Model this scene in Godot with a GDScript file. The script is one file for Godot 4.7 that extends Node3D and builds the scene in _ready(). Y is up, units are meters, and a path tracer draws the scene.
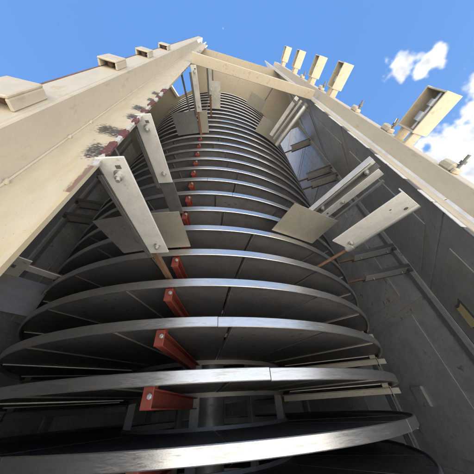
extends Node3D
# A tower dryer seen through its open front panel, looking steeply up: a stack of round rotating
# trays inside a ten-sided steel housing. Heights h are metres above the eye; EYE is the eye height.
const EYE := 1.6
const CX := -0.4154
const CZ := -2.6678
const R := 1.758            # tray radius
const PITCH := 0.2109       # tray spacing
const H0 := 0.1254          # top of tray 0 above the eye
const LOW := -4             # lowest tray
const TOP := 24             # highest tray
const COLTOP := 6.3
const HTOP := 9.15         # top of the walls above the ground
const FRAME_X := -0.389     # inner edge of the left column
const FRAME_Z := -0.245
const FRAME_TURN := 0.28187 # turn of the open side
const FRAME_W := 1.539

var M := {}
var used := {}
var rng := RandomNumberGenerator.new()

# ---------------------------------------------------------------- helpers
func lin(r: float, g: float, b: float) -> Color:
	return Color(r, g, b).linear_to_srgb()

func hh(i: float) -> float:
	return H0 + PITCH * i

func pt(theta: float, r: float, h: float) -> Vector3:
	var a := deg_to_rad(theta)
	return Vector3(CX + r * sin(a), EYE + h, CZ + r * cos(a))

func numbered(called: String) -> String:
	if not used.has(called):
		used[called] = 0
		return called
	used[called] += 1
	return "%s_%03d" % [called, used[called]]

func thing(called: String, label: String, category: String, at := Vector3.ZERO, turn := 0.0, group := "") -> Node3D:
	var o := Node3D.new()
	o.name = numbered(called)
	add_child(o)
	o.position = at
	o.rotation.y = turn
	o.set_meta("label", label)
	o.set_meta("category", category)
	if group != "":
		o.set_meta("group", group)
	return o

func part(called: String, mesh: Mesh, mat: Material, parent: Node, at := Vector3.ZERO, rot := Vector3.ZERO) -> MeshInstance3D:
	var o := MeshInstance3D.new()
	o.name = called
	o.mesh = mesh
	o.material_override = mat
	parent.add_child(o, true)
	o.position = at
	o.rotation = rot
	return o

var box_cache := {}
func cbox(x: float, y: float, z: float, c := 0.0015) -> ArrayMesh:
	# a chamfered box centred on the origin
	var key := "%.4f %.4f %.4f %.4f" % [x, y, z, c]
	if box_cache.has(key):
		return box_cache[key]
	c = min(c, min(x, min(y, z)) * 0.3)
	var st := SurfaceTool.new()
	st.begin(Mesh.PRIMITIVE_TRIANGLES)
	st.set_smooth_group(-1)
	var s := Vector3(x, y, z) * 0.5
	var face := func(p: Array):
		var n: Vector3 = (p[1] - p[0]).cross(p[2] - p[0])
		var mid := Vector3.ZERO
		for q in p:
			mid += q
		var order := range(p.size())
		if n.dot(mid) > 0:
			order.reverse()
		for k in range(1, p.size() - 1):
			for j in [order[0], order[k], order[k + 1]]:
				st.add_vertex(p[j])
	for ax in 3:
		var b := (ax + 1) % 3
		var d := (ax + 2) % 3
		for sg in [-1.0, 1.0]:
			var q := []
			for e in [[-1, -1], [1, -1], [1, 1], [-1, 1]]:
				var v := Vector3.ZERO
				v[ax] = sg * s[ax]
				v[b] = e[0] * (s[b] - c)
				v[d] = e[1] * (s[d] - c)
				q.append(v)
			face.call(q)
			for sh in [-1.0, 1.0]:      # chamfer between ax and b
				var w := []
				for e in [[0, -1], [1, -1], [1, 1], [0, 1]]:
					var v := Vector3.ZERO
					v[ax] = sg * (s[ax] - (c if e[0] == 1 else 0.0))
					v[b] = sh * (s[b] - (c if e[0] == 0 else 0.0))
					v[d] = e[1] * (s[d] - c)
					w.append(v)
				face.call(w)
	for i in 8:
		var sg := Vector3(1 if i & 1 else -1, 1 if i & 2 else -1, 1 if i & 4 else -1)
		var w := []
		for ax in 3:
			var v := Vector3.ZERO
			for k in 3:
				v[k] = sg[k] * (s[k] - (0.0 if k == ax else c))
			w.append(v)
		face.call(w)
	st.generate_normals()
	var m := st.commit()
	box_cache[key] = m
	return m

func quad(st: SurfaceTool, a: Vector3, b: Vector3, c: Vector3, d: Vector3, out: Vector3) -> void:
	var n := (b - a).cross(c - a)
	var q := [a, b, c, d]
	if n.dot(out) > 0:
		q = [a, d, c, b]
	for j in [0, 1, 2, 0, 2, 3]:
		st.add_vertex(q[j])

func prism(poly: PackedVector2Array, y0: float, y1: float) -> ArrayMesh:
	# upright prism over a convex polygon given as (x, z)
	var st := SurfaceTool.new()
	st.begin(Mesh.PRIMITIVE_TRIANGLES)
	st.set_smooth_group(-1)
	var n := poly.size()
	var mid := Vector2.ZERO
	for p in poly:
		mid += p / n
	for k in n:
		var a := poly[k]
		var b := poly[(k + 1) % n]
		var o := (a + b) * 0.5 - mid
		quad(st, Vector3(a.x, y0, a.y), Vector3(b.x, y0, b.y), Vector3(b.x, y1, b.y), Vector3(a.x, y1, a.y), Vector3(o.x, 0, o.y))
	for k in range(1, n - 1):
		for up in [1, -1]:
			var y := y1 if up == 1 else y0
			var t := [Vector3(poly[0].x, y, poly[0].y), Vector3(poly[k].x, y, poly[k].y), Vector3(poly[k + 1].x, y, poly[k + 1].y)]
			if (t[1] - t[0]).cross(t[2] - t[0]).y * up > 0:
				t.reverse()
			for v in t:
				st.add_vertex(v)
	st.generate_normals()
	return st.commit()

func arc_sweep(profile: Array, r: float, a0: float, a1: float, n: int) -> ArrayMesh:
	# sweeps a closed (radial, y) profile along an arc round the y axis; flat caps, smooth along the arc
	var st := SurfaceTool.new()
	st.begin(Mesh.PRIMITIVE_TRIANGLES)
	var m := profile.size()
	var mid := Vector2.ZERO
	for p in profile:
		mid += p / m
	for k in m:
		var p: Vector2 = profile[k]
		var q: Vector2 = profile[(k + 1) % m]
		var e := Vector2(q.y - p.y, -(q.x - p.x)).normalized()
		if e.dot((p + q) * 0.5 - mid) < 0:
			e = -e
		for j in n:
			var t0 := lerpf(a0, a1, float(j) / n)
			var t1 := lerpf(a0, a1, float(j + 1) / n)
			var vs := []
			for c in [[p, t0], [q, t0], [q, t1], [p, t1]]:
				var rr: float = r + c[0].x
				vs.append([Vector3(rr * sin(c[1]), c[0].y, rr * cos(c[1])), Vector3(e.x * sin(c[1]), e.y, e.x * cos(c[1]))])
			var nn: Vector3 = (vs[1][0] - vs[0][0]).cross(vs[2][0] - vs[0][0])
			var order := [0, 1, 2, 0, 2, 3]
			if nn.dot(vs[0][1]) > 0:
				order = [0, 2, 1, 0, 3, 2]
			for o in order:
				st.set_normal(vs[o][1])
				st.add_vertex(vs[o][0])
	for side in 2:
		var t := a0 if side == 0 else a1
		var out := Vector3(cos(t), 0, -sin(t)) * (-1.0 if side == 0 else 1.0)
		for k in range(1, m - 1):
			var tri := []
			for c in [profile[0], profile[k], profile[k + 1]]:
				tri.append(Vector3((r + c.x) * sin(t), c.y, (r + c.x) * cos(t)))
			if (tri[1] - tri[0]).cross(tri[2] - tri[0]).dot(out) > 0:
				tri.reverse()
			for v in tri:
				st.set_normal(out)
				st.add_vertex(v)
	return st.commit()

func cyl(r: float, h: float, n := 12, r2 := -1.0) -> CylinderMesh:
	var c := CylinderMesh.new()
	c.bottom_radius = r
	c.top_radius = r if r2 < 0 else r2
	c.height = h
	c.radial_segments = n
	c.rings = 1
	return c

# ---------------------------------------------------------------- materials
func noise(freq: float, seed_: int, oct := 4) -> FastNoiseLite:
	var n := FastNoiseLite.new()
	n.noise_type = FastNoiseLite.TYPE_SIMPLEX_SMOOTH
	n.seed = seed_
	n.frequency = freq
	n.fractal_octaves = oct
	return n

func layers(size: int, seed_: int, f1: float, f2: float, f3: float) -> Array:
	return [noise(f1, seed_).get_seamless_image(size, size), noise(f2, seed_ + 1).get_seamless_image(size, size), noise(f3, seed_ + 2, 2).get_seamless_image(size, size)]

func tex(img: Image) -> ImageTexture:
	img.generate_mipmaps()
	return ImageTexture.create_from_image(img)

func surface(called: String, base: Color, mottle: float, grain: float, stain: Color, stain_at: float, rough: float, metal: float, scale: Vector3, seed_: int, bump := 0.15, rough_var := 0.2) -> StandardMaterial3D:
	# base: linear colour; mottle/grain: strength of broad and fine variation; stain: linear colour of patches
	var n := 384
	var L := layers(n, seed_, 0.012, 0.05, 0.25)
	var col := Image.create(n, n, false, Image.FORMAT_RGB8)
	var rgh := Image.create(n, n, false, Image.FORMAT_RGB8)
	var hgt := Image.create(n, n, false, Image.FORMAT_RGB8)
	for y in n:
		for x in n:
			var a: float = L[0].get_pixel(x, y).r
			var b: float = L[1].get_pixel(x, y).r
			var c: float = L[2].get_pixel(x, y).r
			var k := 1.0 + mottle * (a * 0.6 + b * 0.4 - 0.5) * 2.0 + grain * (c - 0.5) * 2.0
			var s := smoothstep(stain_at, stain_at + 0.2, a * 0.65 + b * 0.35 + (c - 0.5) * 0.12)
			var q := Color(base.r * k, base.g * k, base.b * k).lerp(stain, s * 0.8)
			col.set_pixel(x, y, q.clamp().linear_to_srgb())
			var rv := clampf(rough + rough_var * (b - 0.5) + 0.1 * (c - 0.5) + s * 0.15, 0.05, 1.0)
			rgh.set_pixel(x, y, Color(rv, rv, rv))
			var hv := clampf(0.5 + 0.5 * (c - 0.5) + 0.5 * (b - 0.5), 0, 1)
			hgt.set_pixel(x, y, Color(hv, hv, hv))
	hgt.bump_map_to_normal_map(bump * 6.0)
	var m := StandardMaterial3D.new()
	m.resource_name = called
	m.albedo_texture = tex(col)
	m.roughness = 1.0
	m.roughness_texture = tex(rgh)
	m.metallic = metal
	m.normal_enabled = true
	m.normal_scale = 0.5
	m.normal_texture = tex(hgt)
	m.uv1_triplanar = true
	m.uv1_world_triplanar = true
	m.uv1_scale = scale
	M[called] = m
	return m

func materials() -> void:
	var u := Vector3.ONE
	surface("beige", Color(0.49, 0.44, 0.345), 0.11, 0.03, Color(0.39, 0.32, 0.22), 0.60, 0.55, 0.0, Vector3(2.2, 0.8, 2.2), 11)
	M["beige"].normal_scale = 0.22
	surface("rim", Color(0.68, 0.675, 0.66), 0.2, 0.10, Color(0.50, 0.47, 0.42), 0.55, 0.36, 0.92, Vector3(1.1, 9.0, 1.1), 21, 0.06)
	surface("tray_dark", Color(0.15, 0.152, 0.157), 0.3, 0.12, Color(0.13, 0.12, 0.105), 0.60, 0.5, 0.25, u * 1.5, 31)
	surface("tray_mid", Color(0.20, 0.202, 0.206), 0.3, 0.12, Color(0.05, 0.05, 0.05), 0.66, 0.45, 0.25, u * 1.3, 41)
	surface("plate", Color(0.62, 0.62, 0.60), 0.16, 0.12, Color(0.40, 0.38, 0.34), 0.66, 0.42, 0.1, u * 3.5, 51)
	surface("tan_steel", Color(0.41, 0.385, 0.325), 0.16, 0.10, Color(0.30, 0.27, 0.21), 0.64, 0.4, 0.4, u * 3.0, 61)
	surface("wall", Color(0.57, 0.56, 0.54), 0.3, 0.07, Color(0.27, 0.265, 0.25), 0.66, 0.45, 0.15, u * 0.9, 71)
	surface("wall_warm", Color(0.60, 0.58, 0.53), 0.3, 0.08, Color(0.2, 0.19, 0.18), 0.66, 0.45, 0.25, u * 0.9, 81)
	surface("dark_steel", Color(0.17, 0.168, 0.165), 0.3, 0.12, Color(0.16, 0.13, 0.10), 0.66, 0.45, 0.4, u * 4.0, 91)
	surface("dark_sheet", Color(0.24, 0.24, 0.245), 0.25, 0.1, Color(0.16, 0.155, 0.15), 0.6, 0.42, 0.3, u * 2.5, 171)
	surface("mid_steel", Color(0.36, 0.355, 0.345), 0.25, 0.1, Color(0.26, 0.235, 0.21), 0.6, 0.45, 0.3, u * 2.5, 181)
	surface("red", Color(0.22, 0.042, 0.028), 0.3, 0.15, Color(0.13, 0.06, 0.045), 0.52, 0.5, 0.0, u * 6.0, 101)
	surface("rust", Color(0.20, 0.115, 0.07), 0.35, 0.2, Color(0.30, 0.22, 0.15), 0.64, 0.6, 0.25, u * 8.0, 111)
	surface("white_paint", Color(0.47, 0.455, 0.43), 0.3, 0.25, Color(0.22, 0.16, 0.14), 0.50, 0.7, 0.0, u * 9.0, 121)
	surface("gasket", Color(0.11, 0.04, 0.035), 0.35, 0.25, Color(0.26, 0.17, 0.15), 0.58, 0.75, 0.0, u * 9.0, 131)
	surface("zinc", Color(0.55, 0.55, 0.53), 0.15, 0.15, Color(0.3, 0.28, 0.25), 0.66, 0.4, 0.7, u * 9.0, 141)
	surface("concrete", Color(0.56, 0.54, 0.50), 0.15, 0.08, Color(0.38, 0.36, 0.33), 0.66, 0.85, 0.0, u * 0.4, 151)
	surface("foam", Color(0.62, 0.50, 0.25), 0.25, 0.2, Color(0.3, 0.2, 0.08), 0.6, 0.9, 0.0, u * 9.0, 161)

func sky_image() -> Image:
	# blue air paling towards the horizon, with scattered cumulus
	var w := 2048
	var h := 1024
	var img := Image.create(w, h, false, Image.FORMAT_RGBAF)
	var big := noise(1.35, 111, 5)
	var fine := noise(5.5, 9, 4)
	# two clouds that the photograph shows, as directions with a size
	var seen := [[Vector3(0.585, 0.803, -0.111), 0.050], [Vector3(0.625, 0.772, -0.10), 0.055], [Vector3(0.775, 0.56, -0.28), 0.11], [Vector3(0.80, 0.52, -0.36), 0.13], [Vector3(0.80, 0.58, -0.20), 0.11], [Vector3(0.86, 0.48, -0.20), 0.16], [Vector3(0.745, 0.60, -0.30), 0.08], [Vector3(0.80, 0.47, -0.42), 0.12], [Vector3(0.728, 0.60, -0.335), 0.075]]
	for y in h:
		var v := (y + 0.5) / h * PI
		var up := cos(v)
		for x in w:
			if up < -0.02:
				img.set_pixel(x, y, Color(0.30, 0.29, 0.27))
				continue
			var a := (x + 0.5) / w * TAU
			var d := Vector3(sin(a) * sin(v), up, -cos(a) * sin(v))
			var t := pow(1.0 - clampf(up, 0, 1), 2.6)
			var c := Color(0.041, 0.097, 0.222).lerp(Color(0.29, 0.365, 0.46), t)
			var p := d / (0.35 + up)
			var f := fine.get_noise_3dv(p * 0.75)
			var k := big.get_noise_3dv(p * 0.8) + 0.22 * f - 0.26
			for s in seen:
				var away: float = d.angle_to(s[0].normalized())
				if away > s[1] * 2.2:
					continue
				k = max(k, (1.0 - away / s[1]) * 0.4 + 0.30 * fine.get_noise_3dv(d * 1.3) + 0.22 * fine.get_noise_3dv(d * 4.0) + (-0.03 if s[1] < 0.07 else 0.16))
			var cover := smoothstep(0.0, 0.2, k)
			var body := smoothstep(0.0, 0.5, k)
			var cl := Color(0.36, 0.36, 0.362).lerp(Color(0.20, 0.212, 0.232), clampf(body * 0.55 + 1.1 * fine.get_noise_3dv(d * 2.6 + Vector3(0.05, -0.04, 0)), 0, 1))
			img.set_pixel(x, y, c.lerp(cl, cover))
	return img

# ---------------------------------------------------------------- fittings
func bolt(parent: Node, at: Vector3, size := 1.0, rot := Vector3.ZERO, len := 0.03) -> void:
	# a stud along the local y axis with its nut and washer; the head looks down
	var b := part("bolt", cyl(0.006 * size, len * size), M["zinc"], parent, at, rot)
	part("nut", cyl(0.011 * size, 0.009 * size, 6), M["zinc"], b, Vector3(0, -len * size * 0.15, 0))
	part("washer", cyl(0.014 * size, 0.002 * size, 14), M["zinc"], b, Vector3(0, len * size * 0.22, 0))

func make_tray(i: int, place: String, rims: Array, plates: Array, strips: Array, sup: Array) -> void:
	var t := thing("round_tray", "round dark steel tray with a bright rim, " + place, "tray", Vector3(CX, EYE + hh(i), CZ), 0.0, "round trays stacked up the tower")
	var off := deg_to_rad(39.75) if i == 1 else rng.randf_range(0.0, TAU / 6)
	var po := 0.0 if i < 3 else deg_to_rad(rng.randf_range(-6.0, 6.0))
	for k in 6:
		part("rim_segment", rims[posmod(k + i, 2)], M["rim"], t, Vector3(0, rng.randf_range(-0.0012, 0.0012), 0), Vector3(rng.randf_range(-0.0016, 0.0016), off + k * TAU / 6, 0))
	for k in 18:
		var a := deg_to_rad(-8.0 + 20.0 * k) + po
		part("tray_plate", plates[0], M["tray_mid"] if posmod(k * 7 + i * 3, 5) == 0 else M["tray_dark"], t, Vector3(0, rng.randf_range(-0.002, 0.002), 0), Vector3(0, a, 0))
		part("plate_edge", strips[0], M["dark_steel"] if k % 3 == 2 else M["zinc"], t, Vector3.ZERO, Vector3(0, a, 0))
	part("inner_rim", rims[rims.size() - 1], M["mid_steel"], t)
	for k in 5:
		var paint: Material = M["red"] if k == 0 else (M["tan_steel"] if k < 3 else M["dark_steel"])
		var s := part("support_arm", sup[0] if k == 0 else sup[2], paint, t, Vector3.ZERO, Vector3(0, deg_to_rad(1.0 + 71.3 * (k if k < 3 else k - 5)), 0))
		part("end_plate", sup[1], paint, s, Vector3(0, -0.078, R - 0.03))
		var b := part("bolt", cyl(0.006, 0.02, 8), M["zinc"], s, Vector3(0.012, -0.075, R - 0.017), Vector3(PI / 2, 0, 0))
		part("nut", cyl(0.010, 0.008, 6), M["zinc"], b)

func arm_base(theta: float, h: float, label: String, group := "wiper arms reaching from the columns to the trays", r := 2.43) -> Node3D:
	return thing("wiper_arm", label, "arm", pt(theta, r, h), deg_to_rad(theta), group)

func flat_arm(theta: float, h: float, w: float, length: float, bar: float, label: String, tail := false) -> Node3D:
	# plate with an angle along one edge, studs at both ends and a rusty bar running on between the trays
	var t := arm_base(theta, h, label)
	part("plate", cbox(w, 0.007, length), M["plate"], t, Vector3(0, 0, -length * 0.5))
	part("edge_angle", cbox(0.006, 0.05, length - 0.02), M["dark_steel"], t, Vector3(-w * 0.5 - 0.0035, 0.022, -length * 0.5 - 0.045))
	part("edge_lip", cbox(0.016, 0.006, length - 0.02), M["dark_steel"], t, Vector3(-w * 0.5 - 0.015, -0.001, -length * 0.5 - 0.045))
	bolt(t, Vector3(0.006, -0.012, -0.055), 1.1, Vector3(0.2, 0, 0.15), 0.045)
	part("slot_hole", cbox(0.016, 0.002, 0.012, 0.0005), M["dark_steel"], t, Vector3(0.014, -0.0042, -0.03))
	bolt(t, Vector3(0.01, -0.012, -length + 0.06), 1.0, Vector3(-0.1, 0, 0.1), 0.04)
	if tail:
		part("tail_plate", cbox(w * 1.05, 0.006, 0.25), M["dark_steel"], t, Vector3(0.002, 0.006, -length - 0.115))
	part("scraper_bar", cbox(0.026, 0.024, bar), M["rust"], t, Vector3(-w * 0.5 + 0.01, 0.016, -length + 0.03 - bar * 0.5))
	return t

func baffle(theta0: float, theta1: float, r0: float, r1: float, h: float, mat: String, hang_theta: float, label: String) -> void:
	var mid := (theta0 + theta1) * 0.5
	var t := thing("baffle_plate", label, "plate", pt(mid, r0, h), deg_to_rad(mid), "flat plates set between the trays and the wall")
	var w0 := 2.0 * r0 * sin(deg_to_rad(theta1 - theta0) * 0.5)
	var depth := r1 - r0
	part("sheet", prism(PackedVector2Array([Vector2(-w0 * 0.5, 0), Vector2(w0 * 0.5, 0), Vector2(w0 * 0.5, depth), Vector2(-w0 * 0.5, depth)]), -0.002, 0.002), M[mat], t)
	# hanger back to the column
	var a := pt(hang_theta, r1 - 0.06, h) - t.position
	var b := pt(hang_theta, 2.405, h) - t.position
	a = a.rotated(Vector3.UP, -deg_to_rad(mid))
	b = b.rotated(Vector3.UP, -deg_to_rad(mid))
	var dvec := b - a
	part("hanger", cbox(0.02, 0.012, dvec.length()), M["dark_steel"], t, (a + b) * 0.5 + Vector3(0, 0.0085, 0), Vector3(0, atan2(dvec.x, dvec.z), 0))

# ---------------------------------------------------------------- scene
func _ready() -> void:
	rng.seed = 4711
	# camera
	var cam := Camera3D.new()
	cam.name = "camera"
	add_child(cam)
	cam.transform = Transform3D(Basis(Vector3(0.997783, -0.049333, -0.044660), Vector3(0.066546, 0.739700, 0.669638), Vector3(0.0, -0.671126, 0.741344)).orthonormalized(), Vector3(0, EYE, 0))
	cam.fov = 102.78
	cam.near = 0.02
	cam.far = 3000.0
	cam.current = true
	# sky, exposure
	var env := Environment.new()
	env.background_mode = Environment.BG_SKY
	var sm := PanoramaSkyMaterial.new()
	sm.panorama = ImageTexture.create_from_image(sky_image())
	var sky := Sky.new()
	sky.sky_material = sm
	env.sky = sky
	env.background_energy_multiplier = 1.0
	env.tonemap_mode = Environment.TONE_MAPPER_LINEAR
	env.tonemap_exposure = 3.8
	env.sdfgi_enabled = true
	env.ssao_enabled = true
	env.ssil_enabled = true
	var we := WorldEnvironment.new()
	we.name = "environment"
	we.environment = env
	add_child(we)
	# sun: high, from the right
	var sun := DirectionalLight3D.new()
	sun.name = "sun"
	sun.light_energy = 1.6
	sun.light_color = Color(1.0, 0.955, 0.88)
	sun.light_angular_distance = 0.53
	sun.shadow_enabled = true
	add_child(sun)
	sun.look_at_from_position(Vector3.ZERO, -Vector3(0.38, 0.87, -0.28).normalized(), Vector3.UP)

	materials()
	build_ground()
	build_housing()
	build_frame()
	build_trays()
	build_arms()
	build_clamps()

func build_ground() -> void:
	var st := prism(PackedVector2Array([Vector2(-1500, -1500), Vector2(1500, -1500), Vector2(1500, 1500), Vector2(-1500, 1500)]), -0.3, 0.0)
	var g := part("ground", st, M["concrete"], self)
	g.set_meta("kind", "structure")
	g.set_meta("label", "pale concrete ground slab around the tower")
	g.set_meta("category", "ground")

func corner(k: int) -> Vector2:
	if k == 0:
		return Vector2(FRAME_X - 0.11, FRAME_Z + 0.01)
	if k == 1:
		return Vector2(1.089 + 0.08, -0.673 - 0.02)
	var a := deg_to_rad(36.0 * k - 0.7)
	return Vector2(CX + 2.47 * sin(a), CZ + 2.47 * cos(a))

func build_housing() -> void:
	# wall panels between the corners; side 0..1 is open below the header
	var words := {1: "grey sheet steel wall panel beside the right frame column, patch of yellow foam showing", 2: "grey sheet steel wall panel right of the trays with small cover plate", 3: "grey wall panel behind the trays, far right", 4: "grey wall panel at the back of the tower, right of centre", 5: "grey wall panel at the back of the tower, left of centre", 6: "grey wall panel behind the trays, far left", 7: "dim grey steel wall panel left of the trays", 8: "grey steel wall panel beside the left frame column"}
	for s in range(1, 10):
		var a := corner(s)
		var b := corner((s + 1) % 10)
		var mid := (a + b) * 0.5
		var turn := atan2(-(b.y - a.y), b.x - a.x)
		var width := a.distance_to(b) + 0.012
		var label: String = words.get(s, "grey steel wall panel behind the smeared frame column")
		var t := thing("wall_panel", label, "wall", Vector3(mid.x, 0, mid.y), turn, "steel wall panels of the ten-sided tower")
		var y := 0.0
		var hs := [1.05, 1.35, 1.42, 1.3, 1.4, 1.38, 1.25]
		for q in hs.size():
			var ph: float = hs[q]
			part("sheet", cbox(width, ph - 0.006, 0.02, 0.002), M["wall"] if (q + s) % 3 != 0 else M["wall_warm"], t, Vector3(0, y + ph * 0.5, rng.randf_range(-0.002, 0.002)))
			# joint strip over the horizontal seam and a raised door sheet inside each bay
			if q > 0:
				part("seam_strip", cbox(width - 0.16, 0.035, 0.006, 0.001), M["wall"], t, Vector3(0, y, -0.0145))
			part("inset_sheet", cbox(width * 0.56, ph - 0.22, 0.008, 0.002), M["wall_warm"] if (q + s) % 2 == 0 else M["wall"], t, Vector3(0.05, y + ph * 0.5, -0.0165))
			y += ph
		if s == 2:
			var cp := part("cover_plate", cbox(0.17, 0.17, 0.03, 0.004), M["wall_warm"], t, Vector3(0.16, EYE - 0.0, -0.036))
			for c in [-1, 1]:
				part("screw", cyl(0.006, 0.006, 8), M["zinc"], cp, Vector3(0.06 * c, 0.06, -0.017), Vector3(PI / 2, 0, 0))
		if s == 1:
			var fo := part("exposed_foam", chip(0.13, 0.15), M["foam"], t, Vector3(0.19, EYE + 0.42, -0.026), Vector3(PI / 2, 0.3, 0))
			part("torn_edge", chip(0.19, 0.22), M["dark_sheet"], t, Vector3(0.19, EYE + 0.42, -0.0225), Vector3(PI / 2, 0.1, 0))
			fo.set_meta("label", "yellow insulation foam showing through a torn hole")
	# corner posts, each with two cover strips
	var post_words := {4: "grey corner post at the back of the tower, right of centre", 5: "grey corner post at the very back of the tower", 6: "grey corner post at the back of the tower, left of centre", 2: "grey corner post right of the trays carrying two pale arms", 3: "grey corner post just behind the right edge of the trays", 7: "grey corner post behind the left edge of the trays", 8: "grey corner post left of the trays carrying small brackets", 9: "grey corner post behind the left frame column"}
	for k in [2, 3, 4, 5, 6, 7, 8, 9]:
		var c := corner(k)
		var out := c - Vector2(CX, CZ)
		var t := thing("corner_post", post_words[k], "post", Vector3(c.x, 0, c.y), atan2(out.x, out.y), "corner posts of the tower wall")
		part("post", cbox(0.085, HTOP, 0.05, 0.004), M["mid_steel"], t, Vector3(0, HTOP * 0.5, -0.045))
		for q in [-1, 1]:
			part("cover_strip", cbox(0.022, HTOP - 0.02, 0.006, 0.002), M["wall_warm"], t, Vector3(0.054 * q, HTOP * 0.5, -0.035), Vector3(0, -0.3 * q, 0))
	# ceiling: sheets over some sides, unseen back-left ones added to block sun; hatch left open beside the left frame column
	var t := thing("ceiling", "beige sheet ceiling above the top tray with an open hatch", "ceiling", Vector3(CX, EYE + 5.62, CZ))
	var c0 := Vector2(CX, CZ)
	for s in [5, 6, 7, 8, 9, 0, 1]:
		var a := corner(s) - c0
		var b := corner((s + 1) % 10) - c0
		if s == 9:
			var cut := [0.0, 0.33, 0.80, 1.0]
			part("ceiling_sheet", prism(PackedVector2Array([a * 0.1, b * 0.1, b * 0.757, a * 0.757]), 0, 0.02), M["beige"], t)
			for q in [0, 2]:
				var p0 := a.lerp(b, cut[q])
				var p1 := a.lerp(b, cut[q + 1])
				part("ceiling_sheet", prism(PackedVector2Array([p0 * 0.757, p1 * 0.757, p1, p0]), 0, 0.02), M["beige"], t)
			for q in [1, 2]:
				var p0 := a.lerp(b, cut[q])
				var mid := p0 * 0.878
				part("hatch_frame", cbox(0.05, 0.09, p0.length() * 0.24, 0.004), M["beige"], t, Vector3(mid.x, -0.03, mid.y), Vector3(0, atan2(p0.x, p0.y), 0))
		else:
			var e := 0.998
			part("ceiling_sheet", prism(PackedVector2Array([a * 0.1, b * 0.1 * e, b * e, a]), 0, 0.02), M["beige"], t)

func flange_texture() -> ImageTexture:
	# beige paint of the left column flange with the oil smears beside each bolt slot
	var w := 160
	var h := 1600
	var img := Image.create(w, h, false, Image.FORMAT_RGB8)
	var n1 := noise(0.02, 301)
	var n2 := noise(0.3, 302, 2)
	var n3 := noise(0.09, 303)
	var smears := [[0.61, 0.85, 1.15], [0.765, 1.35, 0.95], [0.95, 0.75, 0.75], [1.07, 0.95, 0.9], [1.24, 0.6, 0.7], [1.38, 0.75, 0.8]]
	for y in h:
		var hy := 3.0 - 3.2 * (y + 0.5) / h       # height above the eye
		for x in w:
			var u := (x + 0.5) / w                 # 0 crease .. 1 inner edge
			var k := 1.0 + 0.10 * n1.get_noise_2d(x, y) + 0.05 * n2.get_noise_2d(x, y)
			var c := Color(0.485 * k, 0.43 * k, 0.315 * k)
			# yellowed primer near the edge in patches
			c = c.lerp(Color(0.47, 0.37, 0.20), 0.5 * smoothstep(0.05, 0.45, n1.get_noise_2d(x * 1.3 + 500, y * 0.35) + (u - 0.6) * 0.5))
			# rust freckles
			c = c.lerp(Color(0.22, 0.12, 0.06), smoothstep(0.60, 0.68, n3.get_noise_2d(x * 1.5 + 90, y * 1.5)) * 0.8)
			for s in smears:
				var reach: float = s[1]
				var dy: float = (hy - s[0] - 0.022 * (1.0 - u)) / (0.040 * s[2])
				var into: float = (u - (1.0 - reach * 0.62)) / (reach * 0.62)
				if abs(dy) < 1.6 and into > 0:
					var streak := n2.get_noise_2d(x * 0.10, y * 1.0 + x * 0.25) * 0.7 + n3.get_noise_2d(x * 0.5, y * 2.0) * 0.7
					var f := smoothstep(0.10, 0.85, (1.0 - dy * dy * 0.55) * smoothstep(0.0, 0.35, into) * 1.0 + streak * 0.95 - 0.05)
					c = c.lerp(Color(0.035, 0.027, 0.022), clampf(f, 0, 1) * 0.93)
			# drip below the last slot
			if u > 0.86 and hy > 0.40 and hy < 0.53:
				c = c.lerp(Color(0.13, 0.06, 0.045), 0.8 * smoothstep(0.86, 0.93, u + 0.05 * n3.get_noise_2d(x, y)))
			img.set_pixel(x, y, c.clamp().linear_to_srgb())
	return tex(img)

func chip(w: float, l: float) -> ArrayMesh:
	# a flat scrap of painted gasket with an uneven outline, about w by l, 6 mm thick
	var p := PackedVector2Array()
	for k in 10:
		var a := TAU * k / 10.0 + rng.randf_range(-0.15, 0.15)
		var sq: float = 1.0 / max(abs(cos(a)), abs(sin(a)))
		p.append(Vector2(cos(a) * sq * w * 0.5, sin(a) * sq * l * 0.5) * rng.randf_range(0.78, 1.10))
	return prism(p, -0.003, 0.003)

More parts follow.
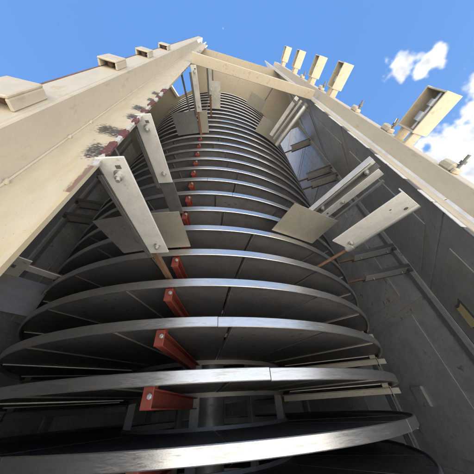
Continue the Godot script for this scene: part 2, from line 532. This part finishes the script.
func build_frame() -> void:
	# left column: flange in the plane of the opening, web towards the outside, return face
	var height := EYE + COLTOP
	var t := thing("frame_column", "beige steel frame column with oil smears and red and white notched edge", "column", Vector3(FRAME_X, 0, FRAME_Z), FRAME_TURN, "beige columns of the open front")
	var st := SurfaceTool.new()
	st.begin(Mesh.PRIMITIVE_TRIANGLES)
	var x0 := -0.126
	for seg in [[0.0, EYE - 0.2], [EYE - 0.2, EYE + 3.0], [EYE + 3.0, height]]:
		var v0: float = (3.0 - (seg[0] - EYE)) / 3.2
		var v1: float = (3.0 - (seg[1] - EYE)) / 3.2
		for q in [[x0, seg[0], 0.0, v0], [x0, seg[1], 0.0, v1], [0.0, seg[1], 1.0, v1], [x0, seg[0], 0.0, v0], [0.0, seg[1], 1.0, v1], [0.0, seg[0], 1.0, v0]]:
			st.set_normal(Vector3(0, 0, 1))
			st.set_uv(Vector2(q[2], q[3]))
			st.add_vertex(Vector3(q[0], q[1], 0.0))
	for f in [[Vector3(0, 0, 0), Vector3(0, 0, -0.012), Vector3(1, 0, 0), 0.98], [Vector3(x0, 0, 0), Vector3(0, 0, -0.012), Vector3(-1, 0, 0), 0.02]]:
		var a: Vector3 = f[0]
		var b := Vector3(a.x, 0, -0.012)
		var up := Vector3(0, height, 0)
		var vs := [a, b, b + up, a + up]
		if (vs[1] - vs[0]).cross(vs[2] - vs[0]).dot(f[2]) > 0:
			vs = [a, a + up, b + up, b]
		for j in [0, 1, 2, 0, 2, 3]:
			st.set_normal(f[2])
			st.set_uv(Vector2(f[3], 2.0 - vs[j].y / 3.2))
			st.add_vertex(vs[j])
	for q in [Vector3(x0, 0, -0.012), Vector3(0, height, -0.012), Vector3(x0, height, -0.012), Vector3(x0, 0, -0.012), Vector3(0, 0, -0.012), Vector3(0, height, -0.012)]:
		st.set_normal(Vector3(0, 0, -1))
		st.set_uv(Vector2(0.05, 0.02))
		st.add_vertex(q)
	var fm := StandardMaterial3D.new()
	fm.albedo_texture = flange_texture()
	fm.roughness = 0.55
	part("flange", st.commit(), fm, t)
	part("web", cbox(0.012, height, 0.095, 0.003), M["beige"], t, Vector3(x0 - 0.007, height * 0.5, 0.0475))
	part("weld_bead", cyl(0.0030, height - 0.01, 8), M["beige"], t, Vector3(x0 + 0.001, height * 0.5, 0.0015))
	part("return_face", cbox(0.085, height, 0.012, 0.003), M["beige"], t, Vector3(x0 - 0.0135 - 0.0425, height * 0.5, 0.089))
	part("return_lip", cbox(0.010, height, 0.03, 0.003), M["rust"], t, Vector3(x0 - 0.105, height * 0.5, 0.079))
	for y in [0.17, 0.40, 0.66, 0.80]:
		part("weld_blob", cyl(0.006, 0.010, 8, 0.003), M["beige"], t, Vector3(x0 + 0.006, EYE + y, 0.006), Vector3(1.3, 0, -0.6))
	var y := 0.52
	var k := 0
	while y < 1.62:
		var l: float = 0.070 + rng.randf_range(-0.030, 0.032)
		if k % 2 == 0:
			part("gasket_white", chip(0.011 + rng.randf_range(0, 0.012), l), M["white_paint"], t, Vector3(-0.002, EYE + y + l * 0.5, 0.0005), Vector3(PI / 2, 0, 0))
		else:
			part("gasket_red", chip(0.015 + rng.randf_range(0, 0.014), l + 0.02), M["gasket"], t, Vector3(-0.004, EYE + y + l * 0.5, -0.0008), Vector3(PI / 2, 0, 0))
		y += l
		k += 1
	# right column, the mirror image, with a torn grey gasket strip
	var t2 := thing("frame_column", "beige steel frame column with torn pale grey gasket along its edge", "column", Vector3(1.089, 0, -0.673), FRAME_TURN, "beige columns of the open front")
	part("flange", cbox(0.10, height, 0.012, 0.003), M["beige"], t2, Vector3(0.05, height * 0.5, -0.006))
	part("web", cbox(0.012, height, 0.105, 0.004), M["beige"], t2, Vector3(0.105, height * 0.5, 0.053))
	part("weld_bead", cyl(0.006, height - 0.01, 8), M["beige"], t2, Vector3(0.096, height * 0.5, 0.004))
	part("return_face", cbox(0.09, height, 0.012, 0.003), M["beige"], t2, Vector3(0.157, height * 0.5, 0.098))
	y = 0.25
	k = 0
	while y < 2.7:
		var l := rng.randf_range(0.10, 0.22)
		part("gasket_strip", cbox(0.030 + rng.randf_range(0, 0.014), l - 0.008, 0.006, 0.002), M["plate"] if k % 3 != 1 else M["dark_steel"], t2, Vector3(-0.012 + rng.randf_range(-0.004, 0.004), EYE + y + l * 0.5, -0.010), Vector3(0, 0, rng.randf_range(-0.03, 0.03)))
		y += l
		k += 1
	# header over the opening
	var hd := thing("header_beam", "beige header beam across the top of the open front", "beam", Vector3(FRAME_X, EYE + 2.93, FRAME_Z), FRAME_TURN)
	part("bottom_flange", cbox(FRAME_W - 0.004, 0.012, 0.10, 0.003), M["beige"], hd, Vector3(FRAME_W * 0.5, 0.006, 0.045))
	part("back_web", cbox(FRAME_W - 0.004, 0.15, 0.012, 0.003), M["beige"], hd, Vector3(FRAME_W * 0.5, 0.088, 0.006))
	part("front_lip", cbox(FRAME_W - 0.004, 0.05, 0.010, 0.003), M["beige"], hd, Vector3(FRAME_W * 0.5, 0.038, 0.089))

func build_trays() -> void:
	var prof := [Vector2(0, -0.003), Vector2(0, -0.044), Vector2(-0.003, -0.047), Vector2(-0.009, -0.047), Vector2(-0.012, -0.044), Vector2(-0.012, -0.003), Vector2(-0.009, 0), Vector2(-0.003, 0)]
	var gap := deg_to_rad(0.045)
	var half := PI / 6
	var rims := [arc_sweep(prof, R, -half + gap, half - gap, 32), arc_sweep(prof, R - 0.0008, -half + gap, half - gap, 32), arc_sweep([Vector2(0, 0), Vector2(0, -0.05), Vector2(-0.012, -0.05), Vector2(-0.012, 0)], 0.79, 0, TAU, 96)]
	var slot := deg_to_rad(0.22)
	var plates := [arc_sweep([Vector2(-0.013, -0.018), Vector2(-0.013, -0.022), Vector2(-0.955, -0.022), Vector2(-0.955, -0.018)], R, slot, deg_to_rad(20.0) - slot, 10)]
	var edge := SurfaceTool.new()
	var strips := []
	var sm := ArrayMesh.new()
	edge.begin(Mesh.PRIMITIVE_TRIANGLES)
	edge.append_from(cbox(0.004, 0.008, 0.86, 0.001), 0, Transform3D(Basis(), Vector3(0.012, -0.0265, R - 0.46)))
	sm = edge.commit()
	strips.append(sm)
	# red support arm: a channel standing on edge under the plates
	var ch := SurfaceTool.new()
	ch.begin(Mesh.PRIMITIVE_TRIANGLES)
	ch.append_from(cbox(0.006, 0.065, 0.93), 0, Transform3D(Basis(), Vector3(-0.012, -0.081, R - 0.50)))
	ch.append_from(cbox(0.030, 0.006, 0.93), 0, Transform3D(Basis(), Vector3(0.0055, -0.0515, R - 0.50)))
	ch.append_from(cbox(0.030, 0.006, 0.93), 0, Transform3D(Basis(), Vector3(0.0055, -0.1105, R - 0.50)))
	ch.append_from(cbox(0.03, 0.027, 0.05), 0, Transform3D(Basis(), Vector3(0.0, -0.035, R - 0.06)))
	var bar := SurfaceTool.new()
	bar.begin(Mesh.PRIMITIVE_TRIANGLES)
	bar.append_from(cbox(0.010, 0.040, 0.99), 0, Transform3D(Basis(), Vector3(0.0, -0.078, R - 0.46)))
	bar.append_from(cbox(0.030, 0.006, 0.93), 0, Transform3D(Basis(), Vector3(0.012, -0.0545, R - 0.50)))
	bar.append_from(cbox(0.03, 0.030, 0.05), 0, Transform3D(Basis(), Vector3(0.0, -0.036, R - 0.06)))
	var sup := [ch.commit(), cbox(0.042, 0.070, 0.008), bar.commit()]
	var ones := ["first", "second", "third", "fourth", "fifth", "sixth", "seventh", "eighth", "ninth", "tenth", "eleventh", "twelfth", "thirteenth", "fourteenth", "fifteenth", "sixteenth", "seventeenth", "eighteenth", "nineteenth"]
	for i in range(TOP, LOW - 1, -1):
		var n := TOP - i
		var word: String = ones[n] if n < 19 else ("twentieth" if n == 19 else "twenty-" + ones[n - 20])
		make_tray(i, word + " from the top of the stack", rims, plates, strips, sup)
	# the frame that carries and turns the trays
	var t := thing("tray_rotor", "grey vertical rotor posts and shaft inside the tray stack", "rotor", Vector3(CX, 0, CZ))
	var height := EYE + hh(TOP) + 0.1
	part("shaft", cyl(0.16, height, 20), M["mid_steel"], t, Vector3(0, height * 0.5, 0))
	part("base", cyl(0.95, 0.12, 32), M["mid_steel"], t, Vector3(0, 0.06, 0))
	for k in 5:
		var a := deg_to_rad(1.0 + 71.3 * (k if k < 3 else k - 5))
		part("post", cbox(0.07, height, 0.07, 0.004), M["mid_steel"], t, Vector3(sin(a) * 0.75, height * 0.5, cos(a) * 0.75), Vector3(0, a, 0))

func build_arms() -> void:
	# arms on the left frame column
	flat_arm(1.3, hh(2) + 0.02, 0.086, 0.46, 0.36, "large pale flat arm bolted to notched column edge, brown bar at its end")
	flat_arm(0.7, hh(4) + 0.02, 0.080, 0.345, 0.30, "pale flat arm with dark end plate bolted to notched column edge", true)
	var a := flat_arm(1.9, hh(12), 0.060, 0.42, 0.3, "dark arm high on the smeared column below the header beam")
	for c in a.get_children():
		if c.name == "plate":
			c.material_override = M["wall"]
	var b := flat_arm(5.0, hh(15), 0.035, 0.37, 0.3, "thin dark arm just under the ceiling beside the header beam")
	for c in b.get_children():
		if c.name == "plate":
			c.material_override = M["wall"]
	# right frame column: broad arm with a round bar along its edge
	var t := arm_base(34.0, hh(3) + 0.03, "broad pale arm with two bolts and a round bar, on torn-gasket column")
	part("plate", cbox(0.165, 0.007, 0.44), M["plate"], t, Vector3(-0.005, 0, -0.22))
	part("end_fold", cbox(0.165, 0.03, 0.007), M["plate"], t, Vector3(-0.005, 0.015, -0.004))
	part("round_bar", cyl(0.019, 0.46, 14), M["zinc"], t, Vector3(0.098, 0.006, -0.23), Vector3(PI / 2, 0, 0))
	part("scraper_rod", cyl(0.011, 0.62, 10), M["rust"], t, Vector3(0.085, 0.006, -0.72), Vector3(PI / 2, 0.06, 0))
	part("collar", cyl(0.026, 0.04, 14), M["zinc"], t, Vector3(0.092, 0.006, -0.43), Vector3(PI / 2, 0, 0))
	part("bolt_hole", cyl(0.011, 0.003, 12), M["dark_steel"], t, Vector3(0.05, -0.004, -0.05))
	part("bolt_hole", cyl(0.005, 0.003, 10), M["dark_steel"], t, Vector3(-0.02, -0.004, -0.10))
	bolt(t, Vector3(0.03, -0.010, -0.385), 1.3)
	# second arm: flat bar beside a dark channel with standing bolts
	t = arm_base(36.2, hh(5) - 0.02, "narrow pale bar beside a dark channel, on the torn-gasket column")
	part("bar", cbox(0.075, 0.007, 0.47), M["plate"], t, Vector3(0, 0, -0.235))
	part("channel_side", cbox(0.006, 0.05, 0.55), M["dark_steel"], t, Vector3(-0.045, 0.024, -0.26))
	part("channel_web", cbox(0.075, 0.006, 0.55), M["wall"], t, Vector3(-0.088, 0.05, -0.26))
	part("channel_side", cbox(0.006, 0.05, 0.55), M["wall"], t, Vector3(-0.13, 0.024, -0.26))
	part("inner_rail", cyl(0.010, 0.5, 10), M["zinc"], t, Vector3(-0.085, 0.030, -0.26), Vector3(PI / 2, 0, 0))
	part("flap", cbox(0.10, 0.004, 0.16), M["dark_steel"], t, Vector3(0.085, 0.008, -0.36))
	bolt(t, Vector3(-0.07, 0.02, -0.06), 1.5, Vector3.ZERO, 0.04)
	bolt(t, Vector3(-0.07, 0.02, -0.43), 1.5, Vector3.ZERO, 0.04)
	bolt(t, Vector3(0.0, -0.006, -0.30), 1.2)
	part("bolt_hole", cyl(0.008, 0.003, 12), M["dark_steel"], t, Vector3(0.0, -0.004, -0.44))
	# high on the same column: a round tube and a thin rail
	t = arm_base(34.5, hh(12) + 0.05, "round grey tube arm close under the header beam corner")
	part("tube", cyl(0.030, 0.56, 16), M["zinc"], t, Vector3(0, 0, -0.29), Vector3(PI / 2, 0, 0))
	part("cap", cyl(0.036, 0.03, 16), M["dark_steel"], t, Vector3(0, 0, -0.015), Vector3(PI / 2, 0, 0))
	part("rail", cbox(0.05, 0.008, 0.52), M["wall"], t, Vector3(-0.11, 0.12, -0.27))
	part("rail", cbox(0.022, 0.022, 0.52), M["zinc"], t, Vector3(-0.075, 0.03, -0.27))
	part("bridge", cbox(0.20, 0.02, 0.03), M["dark_steel"], t, Vector3(-0.06, 0.055, -0.06))
	# right corner post: two pale arms low, two blue-grey ones high, and wiper bars under the trays
	var rows := [[1.34, "pale arm on the grey right corner post, upper of the lower pair"], [1.05, "pale arm on the grey right corner post, lowest one, with loop of wire"], [3.30, "grey arm high on the right corner post, upper of pair"], [3.02, "grey arm high on the right corner post, lower of pair"], [4.6, "short grey arm at the top of the right corner post"]]
	for q in rows.size():
		t = arm_base(71.0, rows[q][0], rows[q][1])
		part("plate", cbox(0.13, 0.007, 0.44), M["plate"] if q < 2 else M["wall_warm"], t, Vector3(0.01, 0, -0.22))
		part("channel_side", cbox(0.006, 0.045, 0.46), M["dark_steel"], t, Vector3(-0.06, 0.02, -0.23))
		part("channel_side", cbox(0.03, 0.02, 0.46), M["dark_steel"], t, Vector3(0.092, 0.012, -0.23))
		part("scraper_bar", cbox(0.024, 0.022, 0.4), M["rust"], t, Vector3(0.05, 0.014, -0.58))
		bolt(t, Vector3(0.02, -0.01, -0.36), 1.4)
		bolt(t, Vector3(0.02, -0.01, -0.07), 1.4)
		part("clamp_block", cbox(0.10, 0.09, 0.06, 0.004), M["dark_steel"], t, Vector3(0, 0.0, 0.0))
		if q == 1:
			part("wire_loop", torus(0.035, 0.0022), M["dark_steel"], t, Vector3(0.11, -0.03, -0.24), Vector3(PI / 2, 0, 0.4))
	# left corner post behind the column
	t = arm_base(-34.0, hh(3) + 0.03, "dark bolted clamp plate with pale bar, low beside the beige smeared column")
	part("plate", cbox(0.30, 0.008, 0.50), M["wall_warm"], t, Vector3(0.01, 0, -0.25))
	part("side_plate", cbox(0.008, 0.24, 0.70), M["dark_steel"], t, Vector3(-0.145, -0.115, -0.35))
	part("pale_bar", cbox(0.085, 0.006, 0.30), M["plate"], t, Vector3(0.03, 0.008, -0.62))
	part("scraper_bar", cbox(0.03, 0.02, 0.5), M["rust"], t, Vector3(0.03, 0.021, -0.72))
	part("slot_hole", cbox(0.05, 0.003, 0.02), M["dark_steel"], t, Vector3(0.02, -0.005, -0.44))
	bolt(t, Vector3(0.045, -0.012, -0.40), 1.6)
	var lrows := [[2.42, "small dark bracket arm on the left corner post, lower of three"], [2.78, "small dark bracket arm on the left corner post, middle of three"], [3.6, "small dark bracket arm on the left corner post, upper of three"]]
	for q in lrows.size():
		t = arm_base(-72.0, lrows[q][0], lrows[q][1])
		part("plate", cbox(0.16, 0.008, 0.46), M["wall"], t, Vector3(0, 0, -0.23))
		part("channel_side", cbox(0.008, 0.06, 0.5), M["dark_steel"], t, Vector3(-0.085, 0.0, -0.25))
		part("channel_side", cbox(0.008, 0.06, 0.5), M["dark_steel"], t, Vector3(0.085, 0.0, -0.25))
		part("clamp_block", cbox(0.14, 0.10, 0.05, 0.004), M["dark_steel"], t)
		bolt(t, Vector3(0.0, -0.01, -0.36), 1.6)
	# flat plates between the trays and the wall
	baffle(-9.8, -2.9, 1.77, 2.05, hh(3) + 0.004, "dark_sheet", -3.6, "dark grey flat plate left of the pale arm with the brown bar")
	baffle(-2.7, 4.0, 1.77, 2.05, hh(3) + 0.004, "tan_steel", -1.0, "tan grey flat plate right of the pale arm with the brown bar")
	baffle(-8.5, 1.0, 1.77, 2.02, hh(12) + 0.02, "dark_sheet", -1.5, "dark flat plate high on the left beside the dark arm")
	baffle(22.3, 35.2, 1.77, 2.04, hh(4) + 0.004, "tan_steel", 33.5, "tan square plate lying beside the narrow bar on the right of the trays")
	baffle(26.0, 38.5, 1.79, 2.01, hh(14), "tan_steel", 36.0, "tan square plate at the end of the round tube arm")
	baffle(1.4, 4.6, 1.77, 2.02, hh(12) + 0.03, "tan_steel", 2.2, "narrow tan plate at the end of the high dark arm")
	baffle(25.5, 36.5, 1.80, 2.02, hh(21), "tan_steel", 35.0, "tan square plate near the top of the tray stack on the right")
	baffle(4.5, 9.0, 1.79, 2.15, hh(17), "wall_warm", 5.5, "small grey plate near the top of the tray stack on the left")

func torus(r: float, w: float) -> TorusMesh:
	var m := TorusMesh.new()
	m.inner_radius = r - w
	m.outer_radius = r + w
	m.rings = 24
	m.ring_segments = 6
	return m

func build_clamps() -> void:
	# outside the right column: open channel boxes on two legs
	var where := [[1.32, 0], [2.72, 0], [3.5, 0], [4.5, 0], [5.5, 0]]
	var words := ["large open beige clamp box on two legs, lowest on the torn-gasket column", "open beige clamp box on two legs, second up the torn-gasket column", "open beige clamp box on two legs, third up the torn-gasket column", "open beige clamp box on two legs, fourth up the torn-gasket column", "open beige clamp box on two legs, topmost on the torn-gasket column"]
	var fx := Vector3(cos(FRAME_TURN), 0, -sin(FRAME_TURN))
	var fz := Vector3(sin(FRAME_TURN), 0, cos(FRAME_TURN))
	for q in where.size():
		var o := Vector3(1.089, EYE + where[q][0], -0.673) + fx * 0.12 + fz * 0.104
		var t := thing("clamp_box", words[q], "clamp", o, FRAME_TURN, "clamp boxes standing out from the right column")
		var zo := 0.07
		for s in [0.02, 0.125]:
			part("leg", cbox(0.075, 0.028, zo + 0.01, 0.004), M["beige"], t, Vector3(0.03, s, zo * 0.5))
		part("floor", cbox(0.125, 0.009, 0.235, 0.002), M["beige"], t, Vector3(0.03, 0.0, zo + 0.12))
		part("roof", cbox(0.125, 0.009, 0.235, 0.002), M["beige"], t, Vector3(0.03, 0.155, zo + 0.12))
		part("back", cbox(0.009, 0.145, 0.235, 0.002), M["wall"], t, Vector3(0.088, 0.0775, zo + 0.12))
		part("end", cbox(0.115, 0.145, 0.009, 0.002), M["beige"], t, Vector3(0.026, 0.0775, zo + 0.231))
		part("inner_end", cbox(0.115, 0.145, 0.009, 0.002), M["beige"], t, Vector3(0.026, 0.0775, zo + 0.008))
		part("spindle", cyl(0.016, 0.21, 12), M["zinc"], t, Vector3(0.03, 0.078, zo + 0.12), Vector3(PI / 2, 0, 0))
		part("spring", cyl(0.040, 0.05, 18), M["zinc"], t, Vector3(0.03, 0.078, zo + 0.09), Vector3(PI / 2, 0, 0))
		part("lock_nut", cyl(0.034, 0.035, 6), M["zinc"], t, Vector3(0.03, 0.078, zo + 0.17), Vector3(PI / 2, 0, 0))
	var bolts := [[0.96, "lowest"], [1.58, "second up"], [2.12, "third up"], [3.1, "fourth up"], [4.0, "fifth up"]]
	for q in bolts.size():
		var o := Vector3(1.089, EYE + bolts[q][0], -0.673) + fx * 0.14 + fz * 0.104
		var t := thing("swing_bolt", "dark swing bolt in beige lug on the torn-gasket column, " + bolts[q][1], "bolt", o, FRAME_TURN, "swing bolts on the right column")
		part("lug", cbox(0.05, 0.085, 0.045, 0.010), M["beige"], t, Vector3(0, 0.03, 0.022))
		part("lug", cbox(0.05, 0.025, 0.030, 0.006), M["beige"], t, Vector3(0, -0.03, 0.015))
		part("stud", cyl(0.009, 0.10, 10), M["dark_steel"], t, Vector3(0.01, -0.012, 0.05), Vector3(PI / 2 - 0.2, 0, 0))
		part("nut", cyl(0.017, 0.018, 6), M["dark_steel"], t, Vector3(0.01, -0.012, 0.06), Vector3(PI / 2 - 0.2, 0, 0))
	# outside the left column: bent plate clamps, open above and below
	var lw := [[0.545, "bent beige clamp plate on the smeared column, lowest"], [1.20, "bent beige clamp plate on the smeared column, second up"], [1.75, "bent beige clamp plate on the smeared column, third up"], [2.4, "bent beige clamp plate on the smeared column, fourth up"]]
	for q in lw.size():
		var o := Vector3(FRAME_X, EYE + lw[q][0], FRAME_Z) + fx * -0.19 + fz * 0.0955
		var t := thing("clamp_bracket", lw[q][1], "clamp", o, FRAME_TURN, "bent clamp plates on the left column")
		part("near_side", cbox(0.008, 0.13, 0.026, 0.003), M["beige"], t, Vector3(0.036, 0.065, 0.013))
		part("face", cbox(0.080, 0.13, 0.008, 0.003), M["beige"], t, Vector3(0.0, 0.065, 0.030))
		part("far_side", cbox(0.008, 0.13, 0.026, 0.003), M["beige"], t, Vector3(-0.036, 0.065, 0.013))
		part("stud", cyl(0.008, 0.12, 10), M["rust"], t, Vector3(0.0, 0.09, 0.013))
		part("nut", cyl(0.014, 0.014, 6), M["rust"], t, Vector3(0.0, 0.04, 0.013))
